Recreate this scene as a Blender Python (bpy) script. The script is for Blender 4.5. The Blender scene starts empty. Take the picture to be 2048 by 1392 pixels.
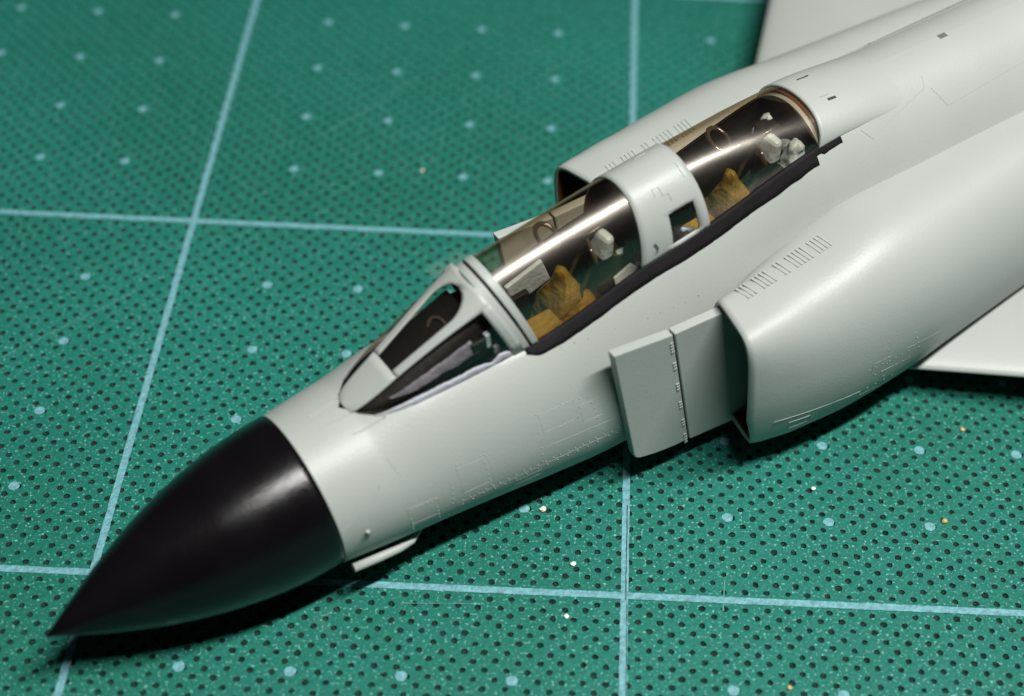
import bpy, math, random
import numpy as np
from mathutils import Matrix, Vector

random.seed(7)
rng = np.random.default_rng(7)
S = 0.01                                   # everything below is written in centimetres
scene = bpy.context.scene
col = scene.collection

# ------------------------------------------------------------------ camera
def rodrigues(w):
    w = np.array(w, float); t = np.linalg.norm(w); k = w / t
    K = np.array([[0, -k[2], k[1]], [k[2], 0, -k[0]], [-k[1], k[0], 0]])
    return np.eye(3) + math.sin(t) * K + (1 - math.cos(t)) * K @ K
CW = (2.361283, 0.048273, 0.036454)
CC = (4.468634, -14.799094, 13.256120)
FPX, CX, CY = 3461.614, 1200.736, 689.272
R = rodrigues(CW)                           # rows: right, down, forward
cam = bpy.data.cameras.new('camera')
cam_o = bpy.data.objects.new('camera', cam); col.objects.link(cam_o)
m = Matrix(((R[0][0], -R[1][0], -R[2][0], CC[0] * S), (R[0][1], -R[1][1], -R[2][1], CC[1] * S),
            (R[0][2], -R[1][2], -R[2][2], CC[2] * S), (0, 0, 0, 1)))
cam_o.matrix_world = m
cam.sensor_width = 36; cam.sensor_fit = 'HORIZONTAL'
cam.lens = FPX / 2048 * 36
cam.shift_x = -(CX - 1024) / 2048; cam.shift_y = (CY - 696) / 2048
cam.clip_start = 0.005; cam.clip_end = 20
cam.dof.use_dof = True; cam.dof.focus_distance = 0.168; cam.dof.aperture_fstop = 19
scene.camera = cam_o

# ------------------------------------------------------------------ dim room light
world = bpy.data.worlds.new('World'); scene.world = world; world.use_nodes = True
bg = world.node_tree.nodes['Background']
bg.inputs['Color'].default_value = (0.92, 0.97, 1.0, 1); bg.inputs['Strength'].default_value = 0.014

# ------------------------------------------------------------------ bench lamp: a long narrow tube above the model
HEAD = math.radians(37.0); PITCH = math.radians(5.7)
Uh = Vector((math.cos(HEAD), math.sin(HEAD), 0)); Nv = Vector((-math.sin(HEAD), math.cos(HEAD), 0)); Zv = Vector((0, 0, 1))
def lamp(name, target, direction, dist, sx, sy, power, colour, along):
    d = Vector(direction).normalized(); pos = Vector(target) + d * dist
    x = (Vector(along) - d * Vector(along).dot(d)).normalized(); y = d.cross(x)
    L = bpy.data.lights.new(name, 'AREA'); L.shape = 'RECTANGLE'; L.size = sx * S; L.size_y = sy * S
    L.energy = power; L.color = colour
    o = bpy.data.objects.new(name, L); col.objects.link(o)
    o.matrix_world = Matrix(((x.x, y.x, d.x, pos.x * S), (x.y, y.y, d.y, pos.y * S), (x.z, y.z, d.z, pos.z * S), (0, 0, 0, 1)))
    return o
key = Uh * 0.10 + Nv * -0.34 + Zv * 0.93
lamp('bench_lamp', (4.5, -2.5, 1), key, 46, 30, 1.8, 4.0, (1.0, 0.992, 0.965), Uh)

scene.view_settings.view_transform = 'Standard'; scene.view_settings.look = 'None'
scene.view_settings.exposure = 0.0; scene.view_settings.gamma = 1.0
scene.render.engine = 'CYCLES'

# ------------------------------------------------------------------ materials
def mat(name, base, rough=0.5, metal=0.0, spec=0.5, coat=0.0):
    M = bpy.data.materials.new(name); M.use_nodes = True
    b = M.node_tree.nodes['Principled BSDF']
    b.inputs['Base Color'].default_value = (*base, 1); b.inputs['Roughness'].default_value = rough
    b.inputs['Metallic'].default_value = metal; b.inputs['Specular IOR Level'].default_value = spec
    b.inputs['Coat Weight'].default_value = coat
    return M
def grain(M, scale, strength, dist, var=0.0, vscale=60.0, rvar=0.0):
    """fine relief, plus a little colour and gloss variation"""
    nt = M.node_tree; n = nt.nodes; l = nt.links; b = n['Principled BSDF']
    tc = n.new('ShaderNodeTexCoord')
    no = n.new('ShaderNodeTexNoise'); no.inputs['Scale'].default_value = scale; no.inputs['Detail'].default_value = 3
    l.new(tc.outputs['Object'], no.inputs['Vector'])
    bu = n.new('ShaderNodeBump'); bu.inputs['Strength'].default_value = strength; bu.inputs['Distance'].default_value = dist
    l.new(no.outputs['Fac'], bu.inputs['Height']); l.new(bu.outputs['Normal'], b.inputs['Normal'])
    if var:
        n2 = n.new('ShaderNodeTexNoise'); n2.inputs['Scale'].default_value = vscale; n2.inputs['Detail'].default_value = 5
        l.new(tc.outputs['Object'], n2.inputs['Vector'])
        mr = n.new('ShaderNodeMapRange'); mr.inputs['From Min'].default_value = 0.3; mr.inputs['From Max'].default_value = 0.7
        mr.inputs['To Min'].default_value = 1 - var; mr.inputs['To Max'].default_value = 1 + var
        l.new(n2.outputs['Fac'], mr.inputs['Value'])
        mx = n.new('ShaderNodeMix'); mx.data_type = 'RGBA'; mx.blend_type = 'MULTIPLY'; mx.inputs['Factor'].default_value = 1
        mx.inputs['A'].default_value = b.inputs['Base Color'].default_value
        cmb = n.new('ShaderNodeCombineColor')
        for k in range(3): l.new(mr.outputs['Result'], cmb.inputs[k])
        l.new(cmb.outputs['Color'], mx.inputs['B']); l.new(mx.outputs['Result'], b.inputs['Base Color'])
        if rvar:
            m2 = n.new('ShaderNodeMapRange'); r0 = b.inputs['Roughness'].default_value
            m2.inputs['From Min'].default_value = 0.3; m2.inputs['From Max'].default_value = 0.7
            m2.inputs['To Min'].default_value = r0 - rvar; m2.inputs['To Max'].default_value = r0 + rvar
            l.new(n2.outputs['Fac'], m2.inputs['Value']); l.new(m2.outputs['Result'], b.inputs['Roughness'])
    return M
M = {}
M['paint'] = grain(mat('light_grey_paint', (0.335, 0.358, 0.336), 0.44, spec=0.45), 3500, 0.09, 0.0002, 0.035, 70, 0.05)
M['black_nose'] = grain(mat('satin_black_paint', (0.0035, 0.0028, 0.0035), 0.24, spec=0.34), 5200, 0.14, 0.0002, 0.15, 200, 0.05)
M['strip'] = grain(mat('flat_black_strip', (0.007, 0.006, 0.007), 0.65, spec=0.12), 2600, 0.15, 0.0002, 0.3, 300)
M['black'] = grain(mat('cockpit_black', (0.008, 0.007, 0.007), 0.5, spec=0.25), 1500, 0.2, 0.0003)
M['dark_line'] = mat('dark_recess', (0.03, 0.035, 0.035), 0.7)
M['vent'] = mat('vent_grey', (0.10, 0.11, 0.11), 0.7)
M['groove'] = mat('shallow_groove', (0.30, 0.33, 0.33), 0.6)
M['ochre'] = grain(mat('ochre_paint', (0.235, 0.155, 0.018), 0.5), 1400, 0.45, 0.0007, 0.28, 380)
M['olive'] = grain(mat('dark_olive_paint', (0.035, 0.034, 0.016), 0.5, spec=0.25), 1200, 0.3, 0.0004, 0.2, 400)
M['pale'] = grain(mat('pale_blue_grey_paint', (0.46, 0.57, 0.66), 0.4), 1500, 0.3, 0.0004, 0.08, 400)
M['lavender'] = grain(mat('lavender_grey_paint', (0.16, 0.155, 0.20), 0.5), 3000, 0.35, 0.0004, 0.25, 900)
M['putty'] = grain(mat('pale_filler', (0.42, 0.43, 0.49), 0.45), 1800, 0.25, 0.0004, 0.12, 500)
M['brown'] = grain(mat('brown_plastic', (0.20, 0.075, 0.025), 0.35), 900, 0.1, 0.0003, 0.15, 300)
M['edge_glint'] = mat('built_edge_glint', (0.7, 0.72, 0.7), 0.15, 1.0)  # bright metal standing in for the highlight on the canopy's lower edge

def glass(name, tint, rough, ior=1.5, boost=1.0, haze=0.0):
    G = bpy.data.materials.new(name); G.use_nodes = True; nt = G.node_tree; n = nt.nodes; l = nt.links
    n.remove(n['Principled BSDF'])
    tr = n.new('ShaderNodeBsdfTransparent'); tr.inputs['Color'].default_value = (*tint, 1)
    gl = n.new('ShaderNodeBsdfAnisotropic'); gl.inputs['Roughness'].default_value = rough
    tc = n.new('ShaderNodeTexCoord'); no = n.new('ShaderNodeTexNoise'); no.inputs['Scale'].default_value = 450; no.inputs['Detail'].default_value = 2
    l.new(tc.outputs['Object'], no.inputs['Vector'])
    bu = n.new('ShaderNodeBump'); bu.inputs['Strength'].default_value = 0.12; bu.inputs['Distance'].default_value = 0.0002
    l.new(no.outputs['Fac'], bu.inputs['Height']); l.new(bu.outputs['Normal'], gl.inputs['Normal'])
    fr = n.new('ShaderNodeFresnel'); ge = n.new('ShaderNodeNewGeometry'); mi = n.new('ShaderNodeMix')   # same reflectance from both faces of the thin wall
    mi.inputs['A'].default_value = ior; mi.inputs['B'].default_value = 1 / ior
    l.new(ge.outputs['Backfacing'], mi.inputs['Factor']); l.new(mi.outputs['Result'], fr.inputs['IOR'])
    mu = n.new('ShaderNodeMath'); mu.operation = 'MULTIPLY'; mu.inputs[1].default_value = boost; mu.use_clamp = True
    l.new(fr.outputs['Fac'], mu.inputs[0])
    mx = n.new('ShaderNodeMixShader'); l.new(mu.outputs[0], mx.inputs['Fac'])
    l.new(tr.outputs[0], mx.inputs[1]); l.new(gl.outputs[0], mx.inputs[2])
    last = mx
    if haze:                                     # moulded kit plastic: streaky rough sheen, and a brownish edge-on path with golden reflection painted in
        lw = n.new('ShaderNodeLayerWeight'); lw.inputs['Blend'].default_value = 0.5
        rp_ = n.new('ShaderNodeValToRGB'); e = rp_.color_ramp.elements
        e[0].position = 0.50; e[0].color = (*tint, 1); e[1].position = 0.86; e[1].color = (0.36, 0.27, 0.14, 1)
        l.new(lw.outputs['Facing'], rp_.inputs['Fac']); l.new(rp_.outputs['Color'], tr.inputs['Color'])
        df = n.new('ShaderNodeBsdfDiffuse'); df.inputs['Color'].default_value = (0.40, 0.33, 0.19, 1)  # golden reflection on the far wall put into a warm diffuse colour
        g2 = n.new('ShaderNodeBsdfAnisotropic'); g2.inputs['Roughness'].default_value = 0.30; g2.inputs['Color'].default_value = (0.95, 0.86, 0.76, 1)
        n2 = n.new('ShaderNodeTexNoise'); n2.inputs['Scale'].default_value = 260; n2.inputs['Detail'].default_value = 6; n2.inputs['Roughness'].default_value = 0.7
        mp = n.new('ShaderNodeMapping'); mp.inputs['Scale'].default_value = (0.25, 1, 1)
        l.new(tc.outputs['Object'], mp.inputs['Vector']); l.new(mp.outputs['Vector'], n2.inputs['Vector'])
        mr = n.new('ShaderNodeMapRange'); mr.inputs['From Min'].default_value = 0.3; mr.inputs['From Max'].default_value = 0.75
        mr.inputs['To Min'].default_value = haze * 0.4; mr.inputs['To Max'].default_value = haze * 1.7
        l.new(n2.outputs['Fac'], mr.inputs['Value'])
        m3 = n.new('ShaderNodeMixShader'); l.new(mr.outputs['Result'], m3.inputs['Fac']); l.new(mx.outputs[0], m3.inputs[1]); l.new(g2.outputs[0], m3.inputs[2])
        ed = n.new('ShaderNodeMapRange'); ed.inputs['From Min'].default_value = 0.62; ed.inputs['From Max'].default_value = 0.95
        ed.inputs['To Min'].default_value = 0.0; ed.inputs['To Max'].default_value = 0.42
        l.new(lw.outputs['Facing'], ed.inputs['Value'])
        m4 = n.new('ShaderNodeMixShader'); l.new(ed.outputs['Result'], m4.inputs['Fac']); l.new(m3.outputs[0], m4.inputs[1]); l.new(df.outputs[0], m4.inputs[2]); last = m4
    l.new(last.outputs[0], n['Material Output'].inputs['Surface'])
    return G
M['glass'] = glass('clear_canopy_plastic', (0.86, 0.78, 0.66), 0.05, 1.5, 0.5, 0.095)
M['screen_glass'] = glass('clear_windscreen_plastic', (0.92, 0.90, 0.84), 0.05, 1.5, 0.8, 0.02)
M['ring'] = mat('smoky_ring_plastic', (0.06, 0.048, 0.038), 0.13, spec=0.9)
M['ring_glass'] = glass('thick_clear_plastic', (0.45, 0.40, 0.33), 0.1, 1.6, 2.5)

# ------------------------------------------------------------------ mesh helpers (centimetres in, metres out)
AXIS = {'fuselage': (0, .6), 'nose_cone': (0, .85), 'intake_trunk': (1.25, .6), 'glare_shield': (0, 1.5), 'grey_panel': (0, 1.5)}
for nm in ('front_canopy', 'rear_canopy', 'windscreen_arch', 'arch_gap', 'canopy_front_frame', 'centre_frame', 'side_window', 'rear_frame', 'raised_fitting', 'windscreen_frame',
           'windscreen_pane', 'side_pane', 'windscreen_post', 'filler_smear', 'canopy_rail'): AXIS[nm] = (0, 1.3)
def orient(name, v, faces):
    if name not in AXIS: return faces
    cv, cw = AXIS[name]; tot = 0.0
    if name == 'intake_trunk': cv *= 1 if v[:, 1].mean() > 0 else -1
    for q in faces[::max(1, len(faces) // 300)]:
        p = v[q]; nn = np.cross(p[1] - p[0], p[2] - p[0]) + (np.cross(p[2] - p[0], p[3] - p[0]) if len(q) > 3 else 0); c = p.mean(0)
        tot += nn[1] * (c[1] - cv) + nn[2] * (c[2] - cw)
    return faces if tot > 0 else [list(q)[::-1] for q in faces]
def link(name, verts, faces, material, parent=None, smooth=True, mats=None, fmat=None, kind=None):
    me = bpy.data.meshes.new(name)
    faces = orient(name, np.asarray(verts, float), faces)
    v = np.asarray(verts, float) * S
    me.from_pydata(v.tolist(), [], faces)
    for mm in (mats or [material]): me.materials.append(mm)
    if fmat is not None: me.polygons.foreach_set('material_index', np.asarray(fmat, dtype=np.int32))
    me.polygons.foreach_set('use_smooth', [smooth] * len(me.polygons)); me.update()
    o = bpy.data.objects.new(name, me); col.objects.link(o)
    if parent: o.parent = parent
    if kind: o['kind'] = kind
    return o
def tag(o, label, cat, group=None):
    o['label'] = label; o['category'] = cat
    if group: o['group'] = group
def gridmesh(P, close_v=False, flip=False):
    """P[i][j] -> xyz array, quads"""
    P = np.asarray(P, float); a, b = P.shape[:2]; V = P.reshape(-1, 3); F = []
    for i in range(a - 1):
        for j in range(b if close_v else b - 1):
            j2 = (j + 1) % b
            q = [i * b + j, i * b + j2, (i + 1) * b + j2, (i + 1) * b + j]
            F.append(q[::-1] if flip else q)
    return V, F
def join(parts):
    V, F, o = [], [], 0
    for v, f in parts:
        V += [tuple(x) for x in v]; F += [[k + o for k in q] for q in f]; o += len(v)
    return V, F
def weld(V, F):
    key, idx, out = {}, [], []
    for p in V:
        k = tuple(round(x, 4) for x in p)
        if k not in key: key[k] = len(out); out.append(p)
        idx.append(key[k])
    F = [[idx[k] for k in q] for q in F]; G_ = []
    for q in F:
        r = [k for i, k in enumerate(q) if k != q[i - 1]]
        if len(set(r)) > 2: G_.append(r)
    return out, G_
def box(c, s, rot=None, taper=(1, 1)):
    v = []
    for z in (-1, 1):
        tx, ty = taper if z > 0 else (1, 1)
        for x, y in ((-1, -1), (1, -1), (1, 1), (-1, 1)):
            p = Vector((x * s[0] / 2 * tx, y * s[1] / 2 * ty, z * s[2] / 2))
            if rot: p = rot @ p
            v.append(tuple(p + Vector(c)))
    return v, [[0, 3, 2, 1], [4, 5, 6, 7], [0, 1, 5, 4], [1, 2, 6, 5], [2, 3, 7, 6], [3, 0, 4, 7]]
def tube(pts, r, n=10, cap=True):
    pts = [Vector(p) for p in pts]; rs = r if isinstance(r, (list, tuple)) else [r] * len(pts); P = []
    for i, p in enumerate(pts):
        d = (pts[min(i + 1, len(pts) - 1)] - pts[max(i - 1, 0)]).normalized()
        a = d.cross(Vector((0.13, 0.2, 1))).normalized(); b = d.cross(a)
        P.append([tuple(p + (a * math.cos(t) + b * math.sin(t)) * rs[i]) for t in [2 * math.pi * k / n for k in range(n)]])
    V, F = gridmesh(P, True)
    if cap: F += [list(range(n)), list(range((len(pts) - 1) * n, len(pts) * n))[::-1]]
    return V, F
def mod_bevel(o, w, seg=2):
    b = o.modifiers.new('bevel', 'BEVEL'); b.width = w * S; b.segments = seg; b.limit_method = 'ANGLE'; b.angle_limit = math.radians(40)
    return o
def mod_solid(o, t, off=-1, mo=0):
    s = o.modifiers.new('solid', 'SOLIDIFY'); s.thickness = t * S; s.offset = off; s.material_offset = mo; s.material_offset_rim = 0
    return o
def itp(table):
    t = np.array(table, float)
    def f(u, k=1): return float(np.interp(u, t[:, 0], t[:, k]))
    return f
def smooth_itp(table):
    """monotone cubic through the table"""
    t = np.array(table, float); x = t[:, 0]
    def f(u, k=1):
        y = t[:, k]
        if u <= x[0]: return float(y[0])
        if u >= x[-1]: return float(y[-1])
        i = int(np.searchsorted(x, u)) - 1; h = x[i + 1] - x[i]; s = (u - x[i]) / h
        d = np.diff(y) / np.diff(x); mm = np.zeros(len(x)); mm[0] = d[0]; mm[-1] = d[-1]
        for q in range(1, len(x) - 1): mm[q] = 0 if d[q - 1] * d[q] <= 0 else 2 * d[q - 1] * d[q] / (d[q - 1] + d[q])
        return float((2 * s**3 - 3 * s**2 + 1) * y[i] + (s**3 - 2 * s**2 + s) * h * mm[i] + (-2 * s**3 + 3 * s**2) * y[i + 1] + (s**3 - s**2) * h * mm[i + 1])
    return f

# ================================================================== cutting mat
mat_root = bpy.data.objects.new('cutting_mat', None); col.objects.link(mat_root)
tag(mat_root, 'green cutting mat with pale blue grid lines and dark pin pricks under the jet', 'cutting mat')

def mat_green():
    G = bpy.data.materials.new('green_mat_vinyl'); G.use_nodes = True; nt = G.node_tree; n = nt.nodes; l = nt.links
    b = n['Principled BSDF']; tc = n.new('ShaderNodeTexCoord')
    def noise(scale, detail, rough=0.5):
        q = n.new('ShaderNodeTexNoise'); q.inputs['Scale'].default_value = scale; q.inputs['Detail'].default_value = detail
        q.inputs['Roughness'].default_value = rough; l.new(tc.outputs['Object'], q.inputs['Vector']); return q
    big = noise(22, 4); fine = noise(2600, 3, 0.7); fleck = noise(3400, 2)
    r1 = n.new('ShaderNodeValToRGB'); e = r1.color_ramp.elements
    e[0].position = 0.3; e[0].color = (0.003, 0.102, 0.068, 1); e[1].position = 0.7; e[1].color = (0.007, 0.142, 0.110, 1)
    l.new(big.outputs['Fac'], r1.inputs['Fac'])
    r2 = n.new('ShaderNodeValToRGB'); e = r2.color_ramp.elements
    e[0].position = 0.35; e[0].color = (0.85, 0.85, 0.85, 1); e[1].position = 0.7; e[1].color = (1.25, 1.25, 1.25, 1)
    l.new(fine.outputs['Fac'], r2.inputs['Fac'])
    mx = n.new('ShaderNodeMix'); mx.data_type = 'RGBA'; mx.blend_type = 'MULTIPLY'; mx.inputs['Factor'].default_value = 1
    l.new(r1.outputs['Color'], mx.inputs['A']); l.new(r2.outputs['Color'], mx.inputs['B'])
    # pale texture flecks, with the mat's bright glints put into the colour
    r3 = n.new('ShaderNodeValToRGB'); e = r3.color_ramp.elements
    e[0].position = 0.60; e[0].color = (0, 0, 0, 1); e[1].position = 0.70; e[1].color = (0.75, 0.75, 0.75, 1)
    l.new(fleck.outputs['Fac'], r3.inputs['Fac'])
    m2 = n.new('ShaderNodeMix'); m2.data_type = 'RGBA'; m2.inputs['B'].default_value = (0.20, 0.48, 0.42, 1)
    l.new(r3.outputs['Color'], m2.inputs['Factor']); l.new(mx.outputs['Result'], m2.inputs['A'])
    # chalky smudges
    sm = noise(48, 3); r4 = n.new('ShaderNodeValToRGB'); e = r4.color_ramp.elements
    e[0].position = 0.70; e[0].color = (0, 0, 0, 1); e[1].position = 0.80; e[1].color = (0.35, 0.35, 0.35, 1)
    l.new(sm.outputs['Fac'], r4.inputs['Fac'])
    m3 = n.new('ShaderNodeMix'); m3.data_type = 'RGBA'; m3.inputs['B'].default_value = (0.28, 0.36, 0.30, 1)
    l.new(r4.outputs['Color'], m3.inputs['Factor']); l.new(m2.outputs['Result'], m3.inputs['A'])
    l.new(m3.outputs['Result'], b.inputs['Base Color'])
    b.inputs['Roughness'].default_value = 0.6; b.inputs['Specular IOR Level'].default_value = 0.3
    bu = n.new('ShaderNodeBump'); bu.inputs['Strength'].default_value = 0.55; bu.inputs['Distance'].default_value = 0.0002
    l.new(fine.outputs['Fac'], bu.inputs['Height']); l.new(bu.outputs['Normal'], b.inputs['Normal'])
    return G
M['green'] = mat_green()
M['pit'] = grain(mat('dark_prick_in_mat', (0.005, 0.022, 0.017), 0.5, spec=0.25), 4000, 0.8, 0.0004, 0.5, 2500)
M['print'] = grain(mat('pale_blue_print', (0.125, 0.31, 0.345), 0.55), 3200, 0.6, 0.0003, 0.28, 1600)
M['mat_side'] = mat('mat_core', (0.03, 0.07, 0.055), 0.7)

X0, X1, Y0, Y1 = -5.0, 13.4, -8.6, 8.4          # the finely pricked part of the mat
A = 0.1
def pricked_sheet():
    ii = np.arange(int(round(X0 / A)), int(round(X1 / A)) + 1); jj = np.arange(int(round(Y0 / A)), int(round(Y1 / A)) + 1)
    I, J = np.meshgrid(ii, jj, indexing='ij'); k = ((I + J) % 2 == 0) & (I > ii[0]) & (I < ii[-1]) & (J > jj[0]) & (J < jj[-1])
    cx = I[k] * A + 0.04; cy = J[k] * A; n = len(cx)
    jx = rng.normal(0, 0.006, n); jy = rng.normal(0, 0.006, n)
    r0 = 0.032 * np.clip(rng.normal(1, 0.05, n), 0.8, 1.2)
    ang = np.arange(8) * math.pi / 4
    outer = np.array([(A, 0), (A / 2, A / 2), (0, A), (-A / 2, A / 2), (-A, 0), (-A / 2, -A / 2), (0, -A), (A / 2, -A / 2)])
    V = np.zeros((n, 24, 3)); V[:, :8, 0] = cx[:, None] + outer[:, 0]; V[:, :8, 1] = cy[:, None] + outer[:, 1]
    rr = r0[:, None] * np.clip(rng.normal(1, 0.09, (n, 8)), 0.7, 1.3)
    V[:, 8:16, 0] = (cx + jx)[:, None] + rr * np.cos(ang); V[:, 8:16, 1] = (cy + jy)[:, None] + rr * np.sin(ang); V[:, 8:16, 2] = -0.002
    V[:, 16:, 0] = (cx + jx)[:, None] + rr * 0.7 * np.cos(ang); V[:, 16:, 1] = (cy + jy)[:, None] + rr * 0.7 * np.sin(ang)
    V[:, 16:, 2] = -0.026 + rng.normal(0, 0.004, (n, 8))
    base = (np.arange(n) * 24)[:, None, None]
    k8 = np.arange(8); k2 = (k8 + 1) % 8
    top = np.stack([k8, k2, k2 + 8, k8 + 8], 1)[None] + base
    # half-diamonds along the border
    side = np.stack([k8 + 8, k2 + 8, k2 + 16, k8 + 16], 1)[None] + base
    cap = (np.arange(16, 24)[None] + base[:, :, 0])
    return V.reshape(-1, 3), top.reshape(-1, 4), side.reshape(-1, 4), cap, (ii, jj)
V, top, side, cap, (ii, jj) = pricked_sheet()
def mesh_np(name, V, groups, material, parent, kind=None):
    me = bpy.data.meshes.new(name); V = V * S
    me.vertices.add(len(V)); me.vertices.foreach_set('co', V.ravel())
    loops = np.concatenate([g.ravel() for g in groups]); tot = np.concatenate([np.full(len(g), g.shape[1]) for g in groups])
    st = np.concatenate([[0], np.cumsum(tot)[:-1]])
    me.loops.add(len(loops)); me.loops.foreach_set('vertex_index', loops.astype(np.int32))
    me.polygons.add(len(tot)); me.polygons.foreach_set('loop_start', st.astype(np.int32)); me.polygons.foreach_set('loop_total', tot.astype(np.int32))
    me.materials.append(material); me.update(calc_edges=True); me.validate()
    o = bpy.data.objects.new(name, me); col.objects.link(o); o.parent = parent
    if kind: o['kind'] = kind
    return o
mesh_np('mat_sheet', V, [top], M['green'], mat_root)
mesh_np('pin_pricks', V, [side, cap], M['pit'], mat_root, 'stuff')
# rim of the finely pricked part: saw-tooth filler so that the sheet is closed, then the plain margin of the mat round it
mv, mf = [], []
def tri(*p):
    o = len(mv); mv.extend([(q[0], q[1], -0.0001) for q in p]); mf.append(list(range(o, o + len(p))))
xl, xr = (ii[0]) * A + 0.04, (ii[-1]) * A + 0.04; yl, yr = jj[0] * A, jj[-1] * A
for I in range(ii[0], ii[-1] + 1):
    for J in (jj[0], jj[-1]):
        if (I + J) % 2 == 0:
            d = A if J == jj[0] else -A; x, y = I * A + 0.04, J * A
            x0, x1 = max(x - A, xl), min(x + A, xr); tri((x0, y), (x1, y), (x, y + d))
for J in range(jj[0], jj[-1] + 1):
    for I in (ii[0], ii[-1]):
        if (I + J) % 2 == 0:
            d = A if I == ii[0] else -A; x, y = I * A + 0.04, J * A
            y0, y1 = max(y - A, yl), min(y + A, yr); tri((x, y0), (x, y1), (x + d, y))
BX0, BX1, BY0, BY1 = -16.0, 29.0, -13.0, 17.0
for a in (((BX0, BY0), (BX1, BY0), (BX1, yl), (BX0, yl)), ((BX0, yr), (BX1, yr), (BX1, BY1), (BX0, BY1)),
          ((BX0, yl), (xl, yl), (xl, yr), (BX0, yr)), ((xr, yl), (BX1, yl), (BX1, yr), (xr, yr))): tri(*a)
link('mat_margin', mv, mf, M['green'], mat_root, False)
bv, bf = box(((BX0 + BX1) / 2, (BY0 + BY1) / 2, -0.20), (BX1 - BX0, BY1 - BY0, 0.28))
mod_bevel(link('mat_core', bv, bf, M['mat_side'], mat_root, False), 0.04)

def ragged_strip(p0, p1, w, z=0.0045):
    p0, p1 = np.array(p0, float), np.array(p1, float); Lg = np.linalg.norm(p1 - p0); d = (p1 - p0) / Lg; nn = np.array([-d[1], d[0]])
    k = int(Lg / 0.035); t = np.linspace(0, Lg, k); P = []
    a = w / 2 + rng.normal(0, 0.0016, k); b = w / 2 + rng.normal(0, 0.0016, k)
    for s_, x, y in zip(t, a, b):
        q = p0 + d * s_; P.append([(*(q - nn * x), z), (*(q + nn * y), z)])
    return gridmesh(P, flip=True)
for gx in range(-15, 26, 5):
    v, f = ragged_strip((gx, BY0 + .6), (gx, BY1 - .6), 0.072); link('grid_line', v, f, M['print'], mat_root, False)
for gy in range(-10, 16, 5):
    v, f = ragged_strip((BX0 + .6, gy), (BX1 - .6, gy), 0.075, 0.0062); link('grid_line', v, f, M['print'], mat_root, False)
def cut_mark(p0, p1, w, m_):
    v, f = ragged_strip(p0, p1, w, 0.0085); link('knife_cut', v, f, m_, mat_root, False)
M['cut_dark'] = mat('knife_cut_dark', (0.02, 0.06, 0.07), 0.7); M['cut_pale'] = mat('knife_cut_pale', (0.10, 0.30, 0.27), 0.7)
cut_mark((5.012, -5.05), (5.014, -3.9), 0.010, M['cut_dark']); cut_mark((5.03, -6.4), (5.025, -5.1), 0.008, M['cut_dark']); cut_mark((5.008, -3.2), (5.02, -2.2), 0.009, M['cut_dark'])
cut_mark((5.93, -5.13), (5.95, -4.78), 0.009, M['cut_pale']); cut_mark((2.9, -5.20), (3.6, -5.17), 0.006, M['cut_pale'])
cut_mark((-1.6, -2.3), (-.4, -1.2), 0.007, M['cut_pale']); cut_mark((1.2, 1.6), (2.3, 2.9), 0.008, M['cut_pale'])
dot_me = None
dotv = [(0.054 * math.cos(t) * (1 + 0.05 * math.sin(3 * t)), 0.054 * math.sin(t), 0) for t in [2 * math.pi * k / 20 for k in range(20)]]
for gx in range(-5, 14):
    for gy in range(-8, 9):
        if gx % 5 == 0 or gy % 5 == 0: continue
        if dot_me is None:
            o = link('grid_dot', dotv, [list(range(20))], M['print'], mat_root, False); dot_me = o.data
        else:
            o = bpy.data.objects.new('grid_dot', dot_me); col.objects.link(o); o.parent = mat_root
        o.location = (gx * S, gy * S, 0.0050 * S); o.rotation_euler.z = random.uniform(0, 6)

# ================================================================== the model jet
jet = bpy.data.objects.new('model_jet', None); col.objects.link(jet)
tag(jet, 'unfinished light grey plastic jet fighter kit with black nose cone and clear canopies', 'model aircraft')
jet.location = (0.07326 * S, -6.21087 * S, -0.09580 * S)
jet.rotation_euler = Matrix(((Uh.x * math.cos(PITCH), Nv.x, -Uh.x * math.sin(PITCH)), (Uh.y * math.cos(PITCH), Nv.y, -Uh.y * math.sin(PITCH)),
                             (math.sin(PITCH), 0, math.cos(PITCH)))).to_euler()

# ---- fuselage section: half width b, widest height wc, belly wb, virtual roof wt
BODY = smooth_itp([(2.53, .760, .90, .14), (3.1, .815, .88, .04), (3.6, .845, .84, -.04), (4.2, .865, .78, -.18), (4.8, .88, .70, -.33), (5.5, .895, .62, -.46),
                   (6.5, .90, .60, -.52), (8.0, .95, .60, -.56), (9.2, 1.02, .55, -.58), (12, 1.1, .5, -.58), (16, 1.05, .5, -.45), (20, .75, .65, .1), (23.5, .30, .95, .7)])
SILL = smooth_itp([(3.0, 1.66), (3.4, 1.70), (4.0, 1.715), (4.8, 1.72), (6.05, 1.91), (6.85, 2.00), (8.2, 2.24), (8.45, 2.25)])
ROOF = smooth_itp([(2.53, 1.66), (2.9, 1.685), (3.13, 1.695)])
SPINE = smooth_itp([(8.17, 2.466), (8.4, 2.492), (8.7, 2.47), (9.5, 2.38), (11.3, 2.22), (14, 2.0), (18, 1.75), (23.5, 1.25)])
VS = itp([(3.07, 0.0), (3.10, .08), (3.17, .18), (3.3, .30), (3.6, .40), (4.0, .44), (4.5, .46), (8.17, .46), (8.171, 0)])
NB = 18; NT = 26
def body_wt(u):
    b, wc, wb = BODY(u, 1), BODY(u, 2), BODY(u, 3)
    if u <= 3.13: return ROOF(u)
    if u > 8.17: return SPINE(u)
    if u < 3.6:
        v = max(VS(u), .0); k = (u - 3.13) / .47
        return (1 - k) * ROOF(3.13) + k * (wc + (SILL(u) - wc) / math.sqrt(1 - (.40 / b)**2))
    v = VS(u); return wc + (SILL(u) - wc) / math.sqrt(1 - (v / b)**2)
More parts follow.
